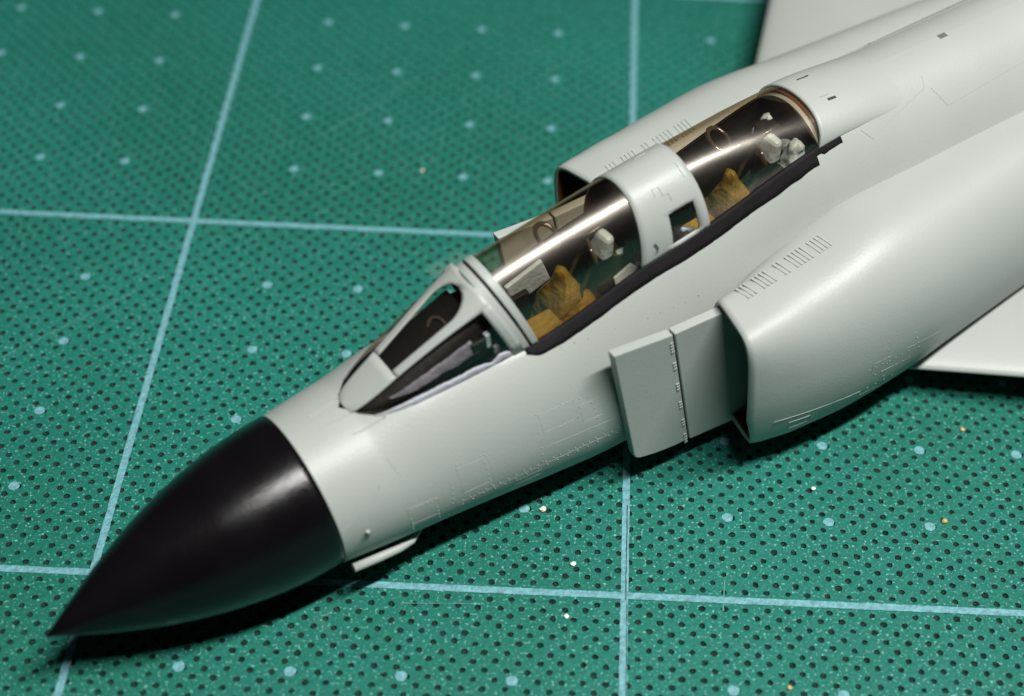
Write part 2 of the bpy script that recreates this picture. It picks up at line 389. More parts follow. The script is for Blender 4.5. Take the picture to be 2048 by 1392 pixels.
def body_w(u, v):                     # height of the upper skin at half width v
    b, wc = BODY(u, 1), BODY(u, 2); return wc + (body_wt(u) - wc) * math.sqrt(max(0, 1 - (v / b)**2))
def body_v(u, w):                     # half width of the skin at height w
    b, wc, wb = BODY(u, 1), BODY(u, 2), BODY(u, 3); h = (body_wt(u) - wc) if w > wc else (wc - wb)
    return b * math.sqrt(max(0, 1 - ((w - wc) / h)**2))
def half_section(u):
    b, wc, wb = BODY(u, 1), BODY(u, 2), BODY(u, 3); wt = body_wt(u); vs = VS(u); pts = []
    for k in range(NB):
        t = -math.pi / 2 + (math.pi / 2) * k / (NB - 1); pts.append((b * math.cos(t), wc + (wc - wb) * math.sin(t)))
    t1 = math.acos(min(.9, .46 / b)); te = max(t1, math.acos(min(1, vs / b))); na_ = NT * 2 // 3
    for k in range(1, na_):
        t = t1 * k / (na_ - 1); pts.append((b * math.cos(t), wc + (wt - wc) * math.sin(t)))
    for k in range(1, NT - na_ + 1):
        t = t1 + (te - t1) * k / (NT - na_); pts.append((b * math.cos(t), wc + (wt - wc) * math.sin(t)))
    return pts
us = sorted(set([2.53, 2.6, 2.75, 2.9, 3.0, 3.05, 3.09, 3.1, 3.13, 3.17, 3.23, 3.3, 3.4, 3.5, 3.6] + list(np.arange(3.75, 8.17, .15)) + [8.17, 8.172, 8.3] + list(np.arange(8.5, 12, .25)) + list(np.arange(12, 23.6, .5)) + [23.5]))
P = []
for u in us:
    h = half_section(u); P.append([(u, -v, w) for v, w in h[::-1]] + [(u, v, w) for v, w in h[1:]])
v, f = gridmesh(P)
v = list(map(tuple, v)); n0 = len(P[0]); f.append(list(range(n0))); f.append(list(range((len(P) - 1) * n0, len(P) * n0))[::-1])
body = link('fuselage', v, f, M['paint'], jet)
body.data.set_sharp_from_angle(angle=math.radians(50))

# ---- black nose cone
NOSE_A, NOSE_B = 2.02, 1.05
P = []; ns = 60; na = 96
for i in range(ns + 1):
    s_ = (i / ns)**1.6
    r = .762 * (1 - (1 - s_)**NOSE_A)**NOSE_B if i else 0.0006
    c = .85 + .055 * s_
    P.append([(2.515 * s_, r * math.cos(t), c + r * math.sin(t)) for t in [2 * math.pi * k / na for k in range(na)]])
P.append([(2.525, .745 * math.cos(t), 0.905 + .745 * math.sin(t)) for t in [2 * math.pi * k / na for k in range(na)]])
v, f = gridmesh(P, True, True); link('nose_cone', v, f, M['black_nose'], jet)

# ---- canopy shape: station s (at the top), angle a from the near sill to the far sill
TOP = smooth_itp([(4.40, 2.40), (4.58, 2.46), (5.3, 2.55), (6.12, 2.61), (6.77, 2.63), (7.5, 2.61), (8.27, 2.52), (8.6, 2.48)])
SLANT = itp([(4.4, .25), (4.58, .24), (6.12, -.07), (6.77, .07), (8.27, -.10), (8.6, -.1)])
def K(s, a, off=0.0):
    sa, ca = math.sin(a), math.cos(a); u = s + SLANT(s) * (1 - sa)
    vs = .462; ws = SILL(u) - .012; h = TOP(s) - ws; n = 2.15
    v = -vs * math.copysign(abs(ca)**(2 / n), ca); w = ws + h * abs(sa)**(2 / n)
    if off:
        nv, nw = -ca / vs, sa / h; q = math.hypot(nv, nw); v += off * nv / q; w += off * nw / q
    return (u, v, w)
def kpatch(s0, s1, a0, a1, off, ns, na):
    return gridmesh([[K(s, a, off) for a in np.linspace(a0, a1, na)] for s in np.linspace(s0, s1, ns)])
PI = math.pi
def frame(name, s0, s1, off=.012, t=.035, inner=None, a0=0.0, a1=PI):
    v, f = kpatch(s0, s1, a0, a1, off, 8, 49)
    o = link(name, v, f, None, jet, mats=[M['paint'], inner or M['brown']])
    return mod_solid(o, t, -1, 1)
def canopy(name, s0, s1):
    v, f = kpatch(s0, s1, 0, PI, -.012, 26, 57)
    return link(name, v, f, M['glass'], jet)
fc = canopy('front_canopy', 4.62, 6.13); fc['label'] = 'clear front canopy over the forward seat'
rc = canopy('rear_canopy', 6.75, 8.27); rc['label'] = 'clear rear canopy over the aft seat'
frame('windscreen_arch', 4.475, 4.545)
v, f = kpatch(4.545, 4.575, 0, PI, -.03, 3, 49); link('arch_gap', v, f, M['black'], jet)
frame('canopy_front_frame', 4.575, 4.655, .016)
# centre frame with a small square window low on the near side
s0, s1 = 6.12, 6.78; wa0, wa1, ws0, ws1 = .08, .60, 6.42, 6.68
SS = np.concatenate([np.linspace(s0, ws0, 6), np.linspace(ws0, ws1, 5)[1:], np.linspace(ws1, s1, 3)[1:]])
AA = np.concatenate([[0, wa0], np.linspace(wa0, wa1, 10)[1:], np.linspace(wa1, PI, 44)[1:]])
V_, F_ = gridmesh([[K(s, a, .008) for a in AA] for s in SS]); nb = len(AA); F2 = []
for q in F_:
    i, j = q[0] // nb, min(k % nb for k in q); i = min(k // nb for k in q)
    sm, am = (SS[i] + SS[i + 1]) / 2, (AA[j] + AA[j + 1]) / 2
    if not (ws0 < sm < ws1 and wa0 < am < wa1): F2.append(q)
cf = mod_solid(link('centre_frame', V_, F2, None, jet, mats=[M['paint'], M['brown']]), .024, -1, 1)
v, f = kpatch(ws0 - .02, ws1 + .02, wa0 - .03, wa1 + .04, -.02, 4, 8); link('side_window', v, f, M['screen_glass'], jet)
rows = []
for s in np.concatenate([np.linspace(8.255, 8.6, 9), np.linspace(8.65, 9.6, 20)]):
    k = min(1, max(0, (s - 8.30) / 1.25)); k = k * k * (3 - 2 * k); row = []
    for a in np.linspace(0, PI, 49):
        u_, v_, w_ = K(min(s, 8.6), a, .012); du = s - min(s, 8.6); u_ += du
        wb_ = body_w(max(u_, 8.18), min(abs(v_), .9)); drop = .085 * du
        w_ = max((w_ - drop * (1 if du else 0)) * (1 - k) + wb_ * k, wb_ - .003); row.append((u_, v_, w_ + .006 * (1 - k) - .008 * k))
    rows.append(row)
fair_rows = rows
v, f = gridmesh(rows); mod_solid(link('rear_frame', v, f, None, jet, mats=[M['paint'], M['paint']]), .03, -1, 1)
# small raised fittings on the centre frame
def on_k(name, s, a, ds, da, t, mat_, parent):
    v, f = kpatch(s, s + ds, a, a + da, .008 + t, 3, 4); return mod_solid(link(name, v, f, mat_, parent, False), t + .004, -1)
for (s, a, ds, da) in ((6.36, .98, .012, .14), (6.36, 1.10, .07, .03), (6.43, .92, .012, .20), (6.43, .92, .06, .03), (6.49, .80, .012, .14), (6.47, 1.95, .12, .022), (6.70, 1.02, .012, .34)):
    on_k('raised_fitting', s, a, ds, da, .006, M['paint'], cf)
v, f = tube([K(6.24, .30, .02), K(6.255, .27, .022), K(6.27, .20, .02), K(6.255, .15, .022)], .006, 5); link('stray_fibre', v, f, M['black'], jet)

# ---- windscreen
VB = smooth_itp([(3.09, .05), (3.105, .10), (3.15, .17), (3.3, .30), (3.6, .40), (4.0, .44), (4.5, .46)])
WSTOP = smooth_itp([(3.09, 1.70), (3.3, 1.795), (3.7, 1.995), (4.1, 2.20), (4.50, 2.425)])
CB = smooth_itp([(3.09, .049), (3.105, .098), (3.14, .13), (3.3, .17), (3.65, .205), (4.1, .262), (4.5, .325)])
NN = itp([(3.09, 2.0), (3.5, 2.3), (4.0, 2.8), (4.5, 2.9)])
def G(s, q, off=0.0, scale=1.0):
    n = NN(s); k = (s - 3.09) / 1.41; t = q * PI / 2
    vb = VB(s); wb = SILL(s) - .01; h = max(.004, WSTOP(s) - wb)
    sn, cs = math.sin(t), math.cos(t)
    v = vb * scale * math.copysign(abs(sn)**(2 / n), sn); w = wb + h * scale * abs(cs)**(2 / n)
    u = s + .245 * max(0, k)**1.5 * (1 - abs(cs)**(2 / n))
    if off:
        nv, nw, nu = sn / vb, cs / max(h, .15), -cs * .5 / max(h, .15) * .5
        q_ = math.sqrt(nv * nv + nw * nw + nu * nu); u += off * nu / q_; v += off * nv / q_; w += off * nw / q_
    return (u, v, w)
def QC(s): return 2 / PI * math.asin(min(.999, (CB(s) / VB(s))**(NN(s) / 2)))
# centre panel frame: a ring between its outline and the teardrop window
def pane_half(s):
    s0, s1 = 3.56, 4.40
    if s < 4.18: return .118 + (s - s0) * (.188 - .118) / (4.18 - s0)
    return .188 * math.sqrt(max(0, 1 - ((s - 4.18) / (s1 - 4.18))**2))
def q_of(s, v): return 2 / PI * math.asin(min(.999, (abs(v) / VB(s))**(NN(s) / 2))) * (1 if v >= 0 else -1)
SSs = np.concatenate([np.array([3.09, 3.095, 3.102, 3.112, 3.13, 3.16, 3.2, 3.26, 3.32, 3.4, 3.48, 3.56]), np.linspace(3.56, 4.18, 16)[1:], np.linspace(4.18, 4.40, 12)[1:], np.linspace(4.40, 4.49, 3)[1:]])
parts = []
for sd in (1, -1):
    rows = []
    for s in SSs:
        inner = pane_half(s) if 3.5601 <= s < 4.3999 else 0.0
        if abs(s - 3.56) < 1e-6: inner = .118
        rows.append([G(s, sd * (q_of(s, inner) * (1 - k) + QC(s) * k), .009) for k in np.linspace(0, 1, 7)])
    i0 = 11
    a, b = gridmesh(rows[:i0 + 1], flip=sd < 0)
    # ahead of the window the frame runs to the middle
    rows2 = []
    for s in SSs[:i0 + 1]: rows2.append([G(s, sd * QC(s) * k, .009) for k in np.linspace(0, 1, 7)])
    parts.append(gridmesh(rows2, flip=sd < 0)); parts.append(gridmesh(rows[i0:], flip=sd < 0))
v, f = weld(*join(parts))
wf = mod_solid(link('windscreen_frame', v, f, None, jet, mats=[M['paint'], M['black']]), .02, -1, 1)
rows = [[G(s, q_of(s, pane_half(min(s, 4.395)) + .02) * k, -.006) for k in np.linspace(-1, 1, 9)] for s in np.linspace(3.53, 4.42, 20)]
v, f = gridmesh(rows); link('windscreen_pane', v, f, M['screen_glass'], jet)
for sd in (1, -1):
    rows = [[G(s, sd * (QC(s) - .03 + (1.03 - QC(s)) * k), -.008) for k in np.linspace(0, 1, 16)] for s in np.linspace(3.10, 4.49, 40)]
    v, f = gridmesh(rows, flip=sd < 0); link('side_pane', v, f, M['screen_glass'], jet)
# rear side posts of the windscreen (the arch foot) and the filler smeared along its base
for sd in (1, -1):
    rows = [[G(s, sd * q, .010) for q in np.linspace(QC(4.4) - .02, 1, 10)] for s in np.linspace(4.40, 4.49, 4)]
    v, f = gridmesh(rows, flip=sd < 0); mod_solid(link('windscreen_post', v, f, None, jet, mats=[M['paint'], M['black']]), .03, -1, 1)
    sss = np.linspace(3.25, 4.46, 60)
    wid = np.interp(sss, [3.25, 3.4, 3.6, 3.9, 4.2, 4.46], [.02, .13, .15, .09, .04, .035]) + np.convolve(rng.normal(0, .02, 66), np.ones(5) / 5, 'same')[3:-3]
    rows = [[G(s, sd * (1.0 - w_ * (1 - k)), .004) for k in np.linspace(0, 1, 4)] for s, w_ in zip(sss, wid)]
    v, f = gridmesh(rows, flip=sd < 0); mod_solid(link('filler_smear', v, f, M['putty'], jet), .02, -1)
# glare shield and the things under the windscreen
rows = [[G(s, q, -.01, .80) for q in np.linspace(-1, 1, 31)] for s in np.linspace(3.16, 4.36, 24)]
v, f = gridmesh(rows); gs = mod_solid(link('glare_shield', v, f, M['black'], jet), .02, -1)
sss = np.linspace(3.42, 4.22, 30)
lo = np.interp(sss, [3.42, 3.7, 4.22], [.62, .60, .60]); hi = np.interp(sss, [3.42, 3.6, 4.0, 4.22], [.66, .82, .86, .84])
rows = [[G(s, -(a * (1 - k) + b * k), .004, .81) for k in np.linspace(0, 1, 6)] for s, a, b in zip(sss, lo + np.convolve(rng.normal(0, .02, 34), np.ones(4) / 4, 'same')[2:-2], hi + np.convolve(rng.normal(0, .03, 34), np.ones(4) / 4, 'same')[2:-2])]
v, f = gridmesh(rows, flip=True); mod_solid(link('grey_panel', v, f, M['lavender'], gs), .015, -1)
bx_, bf_ = box((4.34, -.30, 1.93), (.16, .12, .12)); mod_bevel(link('instrument_box', bx_, bf_, M['black'], gs, False), .015)
bx_, bf_ = box((4.43, -.34, 1.95), (.05, .06, .17)); mod_bevel(link('instrument_tab', bx_, bf_, M['pale'], gs, False), .012)
bx_, bf_ = box((4.50, -.33, 1.80), (.06, .10, .10)); mod_bevel(link('instrument_tab', bx_, bf_, M['putty'], gs, False), .012)
def torus(c, r, t, normal, n=36, k=10, ell=1.0):
    z = Vector(normal).normalized(); x = z.cross(Vector((0.1, 1, 0.2))).normalized(); y = z.cross(x); P = []
    for i in range(n):
        a = 2 * PI * i / n; d = x * math.cos(a) + y * math.sin(a) * ell
        P.append([tuple(Vector(c) + d * r + (d * math.cos(b) + z * math.sin(b)) * t) for b in [2 * PI * j / k for j in range(k)]])
    P.append(P[0]); return gridmesh(P, True)
v, f = torus((4.10, -.06, 2.07), .085, .012, (-.6, -.25, .8), ell=1.35); link('gunsight_ring', v, f, M['ring'], jet)

# ---- black canopy rail strips on both shoulders
for sd in (-1, 1):
    uu = np.concatenate([np.linspace(4.73, 8.10, 110), np.linspace(8.105, 8.42, 12)])
    wob = np.convolve(rng.normal(0, .004, len(uu) + 6), np.ones(5) / 5, 'same')[3:-3]
    rows = []
    for iu, u in enumerate(uu):
        wd = (.105 + .012 * math.sin(u * 5) * .3) if u <= 8.10 else .05
        if u < 4.84: wd *= .55 + .45 * (u - 4.73) / .11
        wd += wob[iu]
        v0 = .448 if u <= 8.172 else .462
        rr = []
        for k in np.linspace(0, 1, 5):
            vv = v0 + wd * k; rr.append((u, sd * (vv + .006), body_w(min(u, 8.168), vv) + .010 if u <= 8.172 else min(body_w(8.168, vv), 9) + .010 + (u - 8.168) * .05))
        rows.append(rr)
    v, f = gridmesh(rows, flip=sd < 0); mod_solid(link('canopy_rail', v, f, M['strip'], jet), .025, -1)
    pts = [(u, sd * .455, SILL(u) + .004) for u in np.linspace(4.84, 8.14, 40)]
    v, f = tube(pts, .010, 6); link('rail_highlight', v, f, M['edge_glint'], jet)  # highlight of the glass edge, built as a bright tube

# ---- cockpit tub
tub = []
def quad(*p): return (list(p), [[0, 1, 2, 3]])
u0, u1, hv = 4.38, 8.16, .445
wl = 1.02
rows = []
for u in np.linspace(u0, u1, 30): 
    t_ = SILL(u) - .02
    rows.append([(u, -hv, t_), (u, -hv, wl), (u, hv, wl), (u, hv, t_)])
v, f = gridmesh(rows); v = list(map(tuple, v)); f += [[0, 1, 2, 3]]; k = len(v); f += [[k - 4, k - 3, k - 2, k - 1]]
link('cockpit_tub', v, f, M['black'], jet, False)
def boxpart(name, c, s, m_, parent, bev=.012, rot=None, taper=(1, 1)):
    v, f = box(c, s, rot, taper); return mod_bevel(link(name, v, f, m_, parent, False), bev)
def arch_panel(s_, off, low):
    P = [K(s_, a, off) for a in np.linspace(0, PI, 33)]; uu = P[16][0]
    P = [(uu, p[1], p[2]) for p in P]; P = [(uu, -.43, low)] + P + [(uu, .43, low)]
    return mod_solid(link('bulkhead', P, [list(range(len(P)))], M['brown'], jet, False), .04, 0)
arch_panel(6.26, -.05, 1.1); arch_panel(8.24, -.04, 1.2)
boxpart('instrument_panel', (4.62, 0, 1.55), (.10, .84, .95), M['black'], jet)
boxpart('instrument_panel', (6.60, 0, 1.60), (.10, .84, .80), M['black'], jet)
for du, dw in ((0, 0), (1.86, .13)):
    boxpart('side_console', (4.96 + du, -.285, 1.44 + dw), (.52, .31, .44), M['ochre'], jet)
    boxpart('side_console', (5.00 + du, .34, 1.36 + dw), (.50, .18, .36), M['black'], jet)
    boxpart('side_console', (5.75 + du, -.40, 1.38 + dw), (.70, .08, .40), M['ochre'] if du == 0 else M['olive'], jet)
def lump(c, base, topp, h, seed, n=28, k=16):
    r = np.random.default_rng(seed); ph = r.uniform(0, 6, 6); P = []
    for i in range(k + 1):
        s_ = i / k
        rx = base[0] * (1 - s_) + topp[0] * s_; ry = base[1] * (1 - s_) + topp[1] * s_
        rx *= math.sqrt(max(0.0004, 1 - max(0, (s_ - .8) / .2)**2)); ry *= math.sqrt(max(0.0004, 1 - max(0, (s_ - .8) / .2)**2))
        row = []
        for j in range(n):
            a = 2 * PI * j / n
            bump = 1 + .16 * math.sin(3 * a + ph[0] + 5 * s_) + .12 * math.sin(5 * a + ph[1] - 7 * s_) + .10 * math.sin(13 * s_ + ph[2]) + .05 * math.sin(9 * a + 17 * s_ + ph[3])
            row.append((c[0] + rx * bump * math.cos(a) + .05 * s_, c[1] + ry * bump * math.sin(a), c[2] + h * s_))
        P.append(row)
    return gridmesh(P, True)
def drape(c, seed, n=64, k=34):
    # one folded, slumped cushion: wide foot, pinched waist, small knob on top, with creases running down it
    r = np.random.default_rng(seed); ph = r.uniform(0, 6, 8); P = []
    prof = smooth_itp([(0, .30), (.20, .295), (.45, .22), (.66, .145), (.80, .088), (.90, .062), (.96, .045), (1.0, .004)])
    for i in range(k + 1):
        q = i / k; R_ = prof(q); row = []; tw = .5 * q + .25 * math.sin(5 * q + ph[6])
        for j in range(n):
            a = 2 * PI * j / n; e = 2 / 3.6
            ca, sa = math.cos(a), math.sin(a); x = math.copysign(abs(ca)**e, ca); y = math.copysign(abs(sa)**e, sa)
            fold = 1 + .045 * math.sin(3 * a + ph[0] + 2.2 * q) + .03 * math.sin(7 * a + ph[1] - 3 * q) + .05 * math.sin(11 * q + 2 * math.cos(a + ph[3])) + .02 * math.sin(25 * q + 3 * math.sin(2 * a + ph[4]))
            xx, yy = x * math.cos(tw) - y * math.sin(tw), x * math.sin(tw) + y * math.cos(tw)
            row.append((c[0] + R_ * fold * xx * (1.05 - .2 * q) - .03 * q, c[1] + R_ * fold * yy * (.85 + .35 * q), c[2] + .80 * q))
        P.append(row)
    return gridmesh(P, True)
def seat(du, dw, seed):
    e = bpy.data.objects.new('ejection_seat', None); col.objects.link(e); e.parent = jet
    e.location = (du * S, 0, dw * S)
    boxpart('seat_pan', (5.66, 0, 1.20), (.62, .52, .34), M['olive'], e)
    v, f = drape((5.45, -.06, 1.22), seed); link('cushion', v, f, M['ochre'], e)
    for sd in (-1, 1):                                   # harness straps over the cushion
        v, f = tube([(5.80, -.05 + sd * .12, 1.98), (5.66, -.06 + sd * .11, 1.86), (5.56, -.07 + sd * .10, 1.70), (5.48, -.08 + sd * .16, 1.52)], .026, 6); link('harness_strap', v, f, M['olive'], e)
        boxpart('seat_rail', (6.02, sd * .25, 1.62), (.10, .05, 1.0), M['black'], e, .01, Matrix.Rotation(.12, 3, 'Y'))
    boxpart('seat_back', (5.94, -.03, 1.54), (.15, .46, .84), M['olive'], e, .03, Matrix.Rotation(.12, 3, 'Y'), (.9, .8))
    boxpart('headrest', (5.87, -.11, 2.09), (.17, .24, .27), M['pale'], e, .045, Matrix.Rotation(.22, 3, 'Y') @ Matrix.Rotation(.16, 3, 'X') @ Matrix.Rotation(.2, 3, 'Z'), (.62, .70))
    boxpart('headrest_box', (5.98, .08, 2.10), (.20, .18, .20), M['black'], e, .02)
    boxpart('shoulder_plate', (6.09, -.20, 1.93), (.24, .06, .12), M['pale'], e, .015, Matrix.Rotation(.70, 3, 'Y') @ Matrix.Rotation(.3, 3, 'X'), (.4, .8))
    boxpart('side_plate', (5.98, -.33, 1.74), (.36, .03, .22), M['pale'], e, .012, Matrix.Rotation(-.35, 3, 'Y') @ Matrix.Rotation(-.3, 3, 'X'), (.6, .9))
    v, f = torus((5.73, -.14, 2.10), .10, .017, (.9, -.35, .25), ell=1.25); link('pull_ring', v, f, M['ring'], e)
    v, f = torus((5.42, .12, 2.28), .105, .020, (.25, -.3, .9), ell=1.35); link('ring_reflection', v, f, M['ring'], e)  # built ring standing in for the pull ring's reflection in the canopy
    v, f = tube([(5.55, -.05, 2.30), (5.75, -.08, 2.27), (5.98, -.05, 2.25)], .014, 6); link('canopy_strut', v, f, M['ring'], e)
    return e
seat(0, 0, 3); seat(1.99, .07, 5)
boxpart('side_panel', (5.28, .33, 1.58), (.44, .05, .30), M['pale'], jet, .015, Matrix.Rotation(-.25, 3, 'Y'))
boxpart('side_panel', (7.02, .30, 1.72), (.34, .05, .24), M['pale'], jet, .015, Matrix.Rotation(-.25, 3, 'Y'))
for c_, b_, t_, h_, sd_ in (((8.00, -.27, 1.98), (.11, .13), (.05, .06), .28, 11), ((7.99, .16, 2.06), (.09, .10), (.04, .05), .24, 12), ((8.06, -.10, 1.80), (.08, .14), (.05, .08), .30, 13)):
    v, f = lump(c_, b_, t_, h_, sd_); link('rear_fitting_and_reflection', v, f, M['pale'], jet)  # far-side lump stands in for a white reflection; the others are fittings
boxpart('grab_handle', (6.66, -.36, 1.98), (.16, .04, .04), M['pale'], jet, .012, Matrix.Rotation(.6, 3, 'Y'))

# ---- intakes
TR = smooth_itp([(6.40, 1.60, .88, 1.63, -.16), (6.8, 1.71, .76, 1.65, -.26), (7.2, 1.79, .60, 1.68, -.35), (7.7, 1.85, .44, 1.72, -.43), (8.3, 1.87, .30, 1.79, -.49),
                 (9.2, 1.81, .25, 1.74, -.50), (10.5, 1.71, .20, 1.67, -.52), (12, 1.60, .2, 1.55, -.52), (16, 1.3, .1, 1.3, -.35), (20.5, .9, .1, 1.15, .25)])
def trunk(u, t):
    vo, vi, wt, wb = [TR(u, k) for k in (1, 2, 3, 4)]
    n = float(np.interp(u, [6.4, 6.7, 7.2, 8.2, 10], [5.2, 3.6, 2.75, 2.4, 2.3]))
    c, s_ = math.cos(t), math.sin(t)
    x = math.copysign(abs(c)**(2 / n), c); y = math.copysign(abs(s_)**(2 / n), s_)
    hv_, hw = (vo - vi) / 2, (wt - wb) / 2
    v_ = (vo + vi) / 2 + hv_ * x; w_ = (wt + wb) / 2 + hw * y
    w_ -= .07 * (x * .5 + .5) * max(0, y)             # roof falls a little outwards
    v_ -= .10 * max(0, -y) * max(0, x)                # side tucks under
    return v_, w_
for sd in (-1, 1):
    tt = np.linspace(0, 2 * PI, 97)[:-1]; us_ = np.concatenate([np.linspace(6.40, 7.4, 14), np.linspace(7.5, 12, 36), np.linspace(12.25, 20.5, 24)]); P = []
    for u in us_:
        row = []
        for t in tt:
            v_, w_ = trunk(u, t); fall = math.exp(-(u - 6.4) / .5)
            du = fall * (.04 + .12 * (1.60 - v_) / .7 + .13 * max(0, (.5 - w_) / .6))
            row.append((u + du, sd * v_, w_))
        P.append(row)
    v, f = gridmesh(P, True, sd > 0)
    o = link('intake_trunk', v, f, None, jet, mats=[M['paint'], M['brown']]); mod_solid(o, .045, -1, 1)
    # rounded lip bead, faint joint behind it
    # louvre slats along the inner shoulder
    lv, lf = box((0, 0, 0), (.022, .19, .016)); lme = None
    def roof(u, vv): return max(z for x, z in (trunk(u, t) for t in np.linspace(.3, 2.9, 120)) if abs(x - vv) < .03)
    for g, (a, n_) in enumerate(((6.78, 3), (6.97, 4), (7.23, 2), (7.37, 5), (7.64, 4))):
        for k in range(n_):
            u = a + k * .046; vv = 1.05; z0, z1 = roof(u, vv - .09), roof(u, vv + .09)
            if lme is None:
                q = link('louvre_slat', lv, lf, M['paint'], o, False); lme = q.data
            else:
                q = bpy.data.objects.new('louvre_slat', lme); col.objects.link(q); q.parent = o
            q.location = (u * S, sd * vv * S, ((z0 + z1) / 2 + .000) * S); q.rotation_euler = (sd * math.atan2(z1 - z0, .18), -.03, sd * -.10)
    # splitter plates
    def plate(name, pts, th):
        # pts: outline (u, v, w) on the outer face, going round
        c = [(p[0], sd * p[1], p[2]) for p in pts]; b_ = [(p[0] + .0, sd * (p[1] - th), p[2]) for p in pts]; n_ = len(pts)
        F_ = [list(range(n_)) if sd < 0 else list(range(n_))[::-1], list(range(n_, 2 * n_))[::-1] if sd < 0 else list(range(n_, 2 * n_))]
        for k in range(n_):
            q = [k, n_ + k, n_ + (k + 1) % n_, (k + 1) % n_]; F_.append(q if sd < 0 else q[::-1])
        return mod_bevel(link(name, c + b_, F_, M['paint'], jet, False), .014, 3)
    pl = lambda pts: [(u, 1.0 + .035 * (u - 5.33), w) for u, w in pts]
    fp = plate('front_splitter_plate', pl([(5.335, 1.685), (5.985, 1.55), (6.155, -.12), (6.02, -.11), (5.88, -.085), (5.74, -.05), (5.62, -.01), (5.56, .015), (5.525, .05), (5.51, .10)]), .10)
    rp = plate('rear_splitter_plate', pl([(6.005, 1.55), (7.20, 1.42), (7.20, -.30), (6.86, -.24), (6.175, -.135)]), .10)
    # hinge slots down the joint
    for g in range(6):
        fz = [.035, .22, .42, .60, .78, .93][g]
        for k in range(4 if g in (0, 5) else 3):
            z_ = 1.50 - fz * 1.62 - k * .042; uu = 5.958 + (1.55 - z_) * .098
            bx_, bf_ = box((uu, sd * (1.0 + .035 * (uu - 5.33) + .002), z_), (.034, .014, .018)); link('hinge_lug', bx_, bf_, M['paint'], fp, False)
            bx_, bf_ = box((uu, sd * (1.0 + .035 * (uu - 5.33) - .002), z_ - .021), (.026, .008, .016)); link('hinge_slot', bx_, bf_, M['dark_line'], fp, False)
    boxpart('joint_gap', (6.09, sd * .985, .70), (.02, .05, 1.6), M['dark_line'], fp, .002, Matrix.Rotation(-.10, 3, 'Y'))

# ---- wings
def wing(sd):
    LE = lambda v: 8.70 + (v - 1.6) / .93 if v > 1.6 else 8.70 + (v - 1.6) / .93
    TE = lambda v: 15.4 + (v - 1.0) * .27
    P = []
    for v in np.linspace(.9, 8.1, 30):
        a, b = LE(v), TE(v); ch = b - a; th = .20 + .16 * (1 - v / 8.1); row = []
        for k in np.linspace(0, 2 * PI, 61)[:-1]:
            x = .5 * (1 - math.cos(k)); yt = 5 * th * 1.0 * (.2969 * math.sqrt(x) - .126 * x - .3516 * x**2 + .2843 * x**3 - .1036 * x**4)
            row.append((a + ch * x, sd * v, -.34 + (yt if k < PI else -yt * .55) + .012 * (a - 8.7) * -1))
        P.append(row)
    V_, F_ = gridmesh(P, True, sd < 0); V_ = list(map(tuple, V_)); n_ = 60; F_ += [list(range((len(P) - 1) * n_, len(P) * n_))]
    return link('wing', V_, F_, M['paint'], jet)
wing(-1); wing(1)
# tail surfaces (behind the picture's edge)
def slab(name, pts, th, axis):
    a = np.array(pts, float); d = np.zeros(3); d[axis] = th / 2; n_ = len(a); V_ = np.concatenate([a - d, a + d])
    F_ = [list(range(n_))[::-1], list(range(n_, 2 * n_))] + [[k, (k + 1) % n_, n_ + (k + 1) % n_, n_ + k] for k in range(n_)]
    return mod_bevel(link(name, V_.tolist(), F_, M['paint'], jet, False), .04)
slab('tail_fin', [(16.5, 0, 1.7), (21.0, 0, 3.9), (23.4, 0, 3.9), (23.2, 0, 1.2)], .16, 1)
for sd in (-1, 1):
    zt = -(0.0) 
    slab('stabilator', [(19.6, sd * .6, .95), (22.6, sd * 3.6, -2.02), (23.9, sd * 3.6, -2.12), (23.2, sd * .6, .95)], .12, 2)

# ---- nose fittings
v, f = tube([(2.585, -.69, .405), (2.85, -.705, .365), (3.05, -.70, .32), (3.20, -.675, .285), (3.34, -.60, .27)], [.042, .043, .040, .034, .016], 16); nt_ = link('nose_probe', v, f, M['paint'], jet)
v, f = tube([(2.578, -.69, .406), (2.592, -.69, .405)], [.032, .032], 12); link('probe_bore', v, f, M['dark_line'], nt_)
v, f = tube([(2.775, -.755, .84), (2.765, -.80, .92), (2.76, -.82, .98)], [.014, .018, .021], 8); link('pin_vane', v, f, M['paint'], jet)

# ---- raised panel lines, rivets, scribed lines on the skin
def skin_line(name, pts, r, m_, parent=body):
    """pts: (u, w) on the near and far side; follows the skin"""
    for sd in (-1, 1):
        q = []
        for (ua, wa), (ub, wb) in zip(pts[:-1], pts[1:]):
            for k in np.linspace(0, 1, 8)[:-1]: q.append((ua + (ub - ua) * k, wa + (wb - wa) * k))
        q.append(pts[-1]); v, f = tube([(u, sd * (body_v(u, w) - .0010), w) for u, w in q], r, 6); link(name, v, f, m_, parent)
skin_line('raised_line', [(3.66, .66), (5.44, .44)], .0026, M['paint'])
def skin_rect(u0, u1, w0, w1, sl=-.12):
    c = (u0 + u1) / 2; q = [(u0, w0 - sl * 0), (u1, w0 + sl * (u1 - u0)), (u1 + .02, w1 + sl * (u1 - u0)), (u0 + .02, w1), (u0, w0)]
    skin_line('panel_outline', q, .0024, M['paint'])
skin_rect(3.26, 3.62, .40, .29); skin_rect(4.28, 4.56, .50, .41); skin_rect(3.70, 4.02, 1.12, .78); skin_rect(4.60, 4.98, 1.20, .98); skin_rect(5.02, 5.26, 1.06, .84); skin_rect(3.16, 3.46, .96, .70)
skin_line('raised_line', [(2.58, .36), (3.10, .30)], .0024, M['paint']); skin_line('raised_line', [(4.60, .80), (5.40, .66)], .0024, M['paint'])
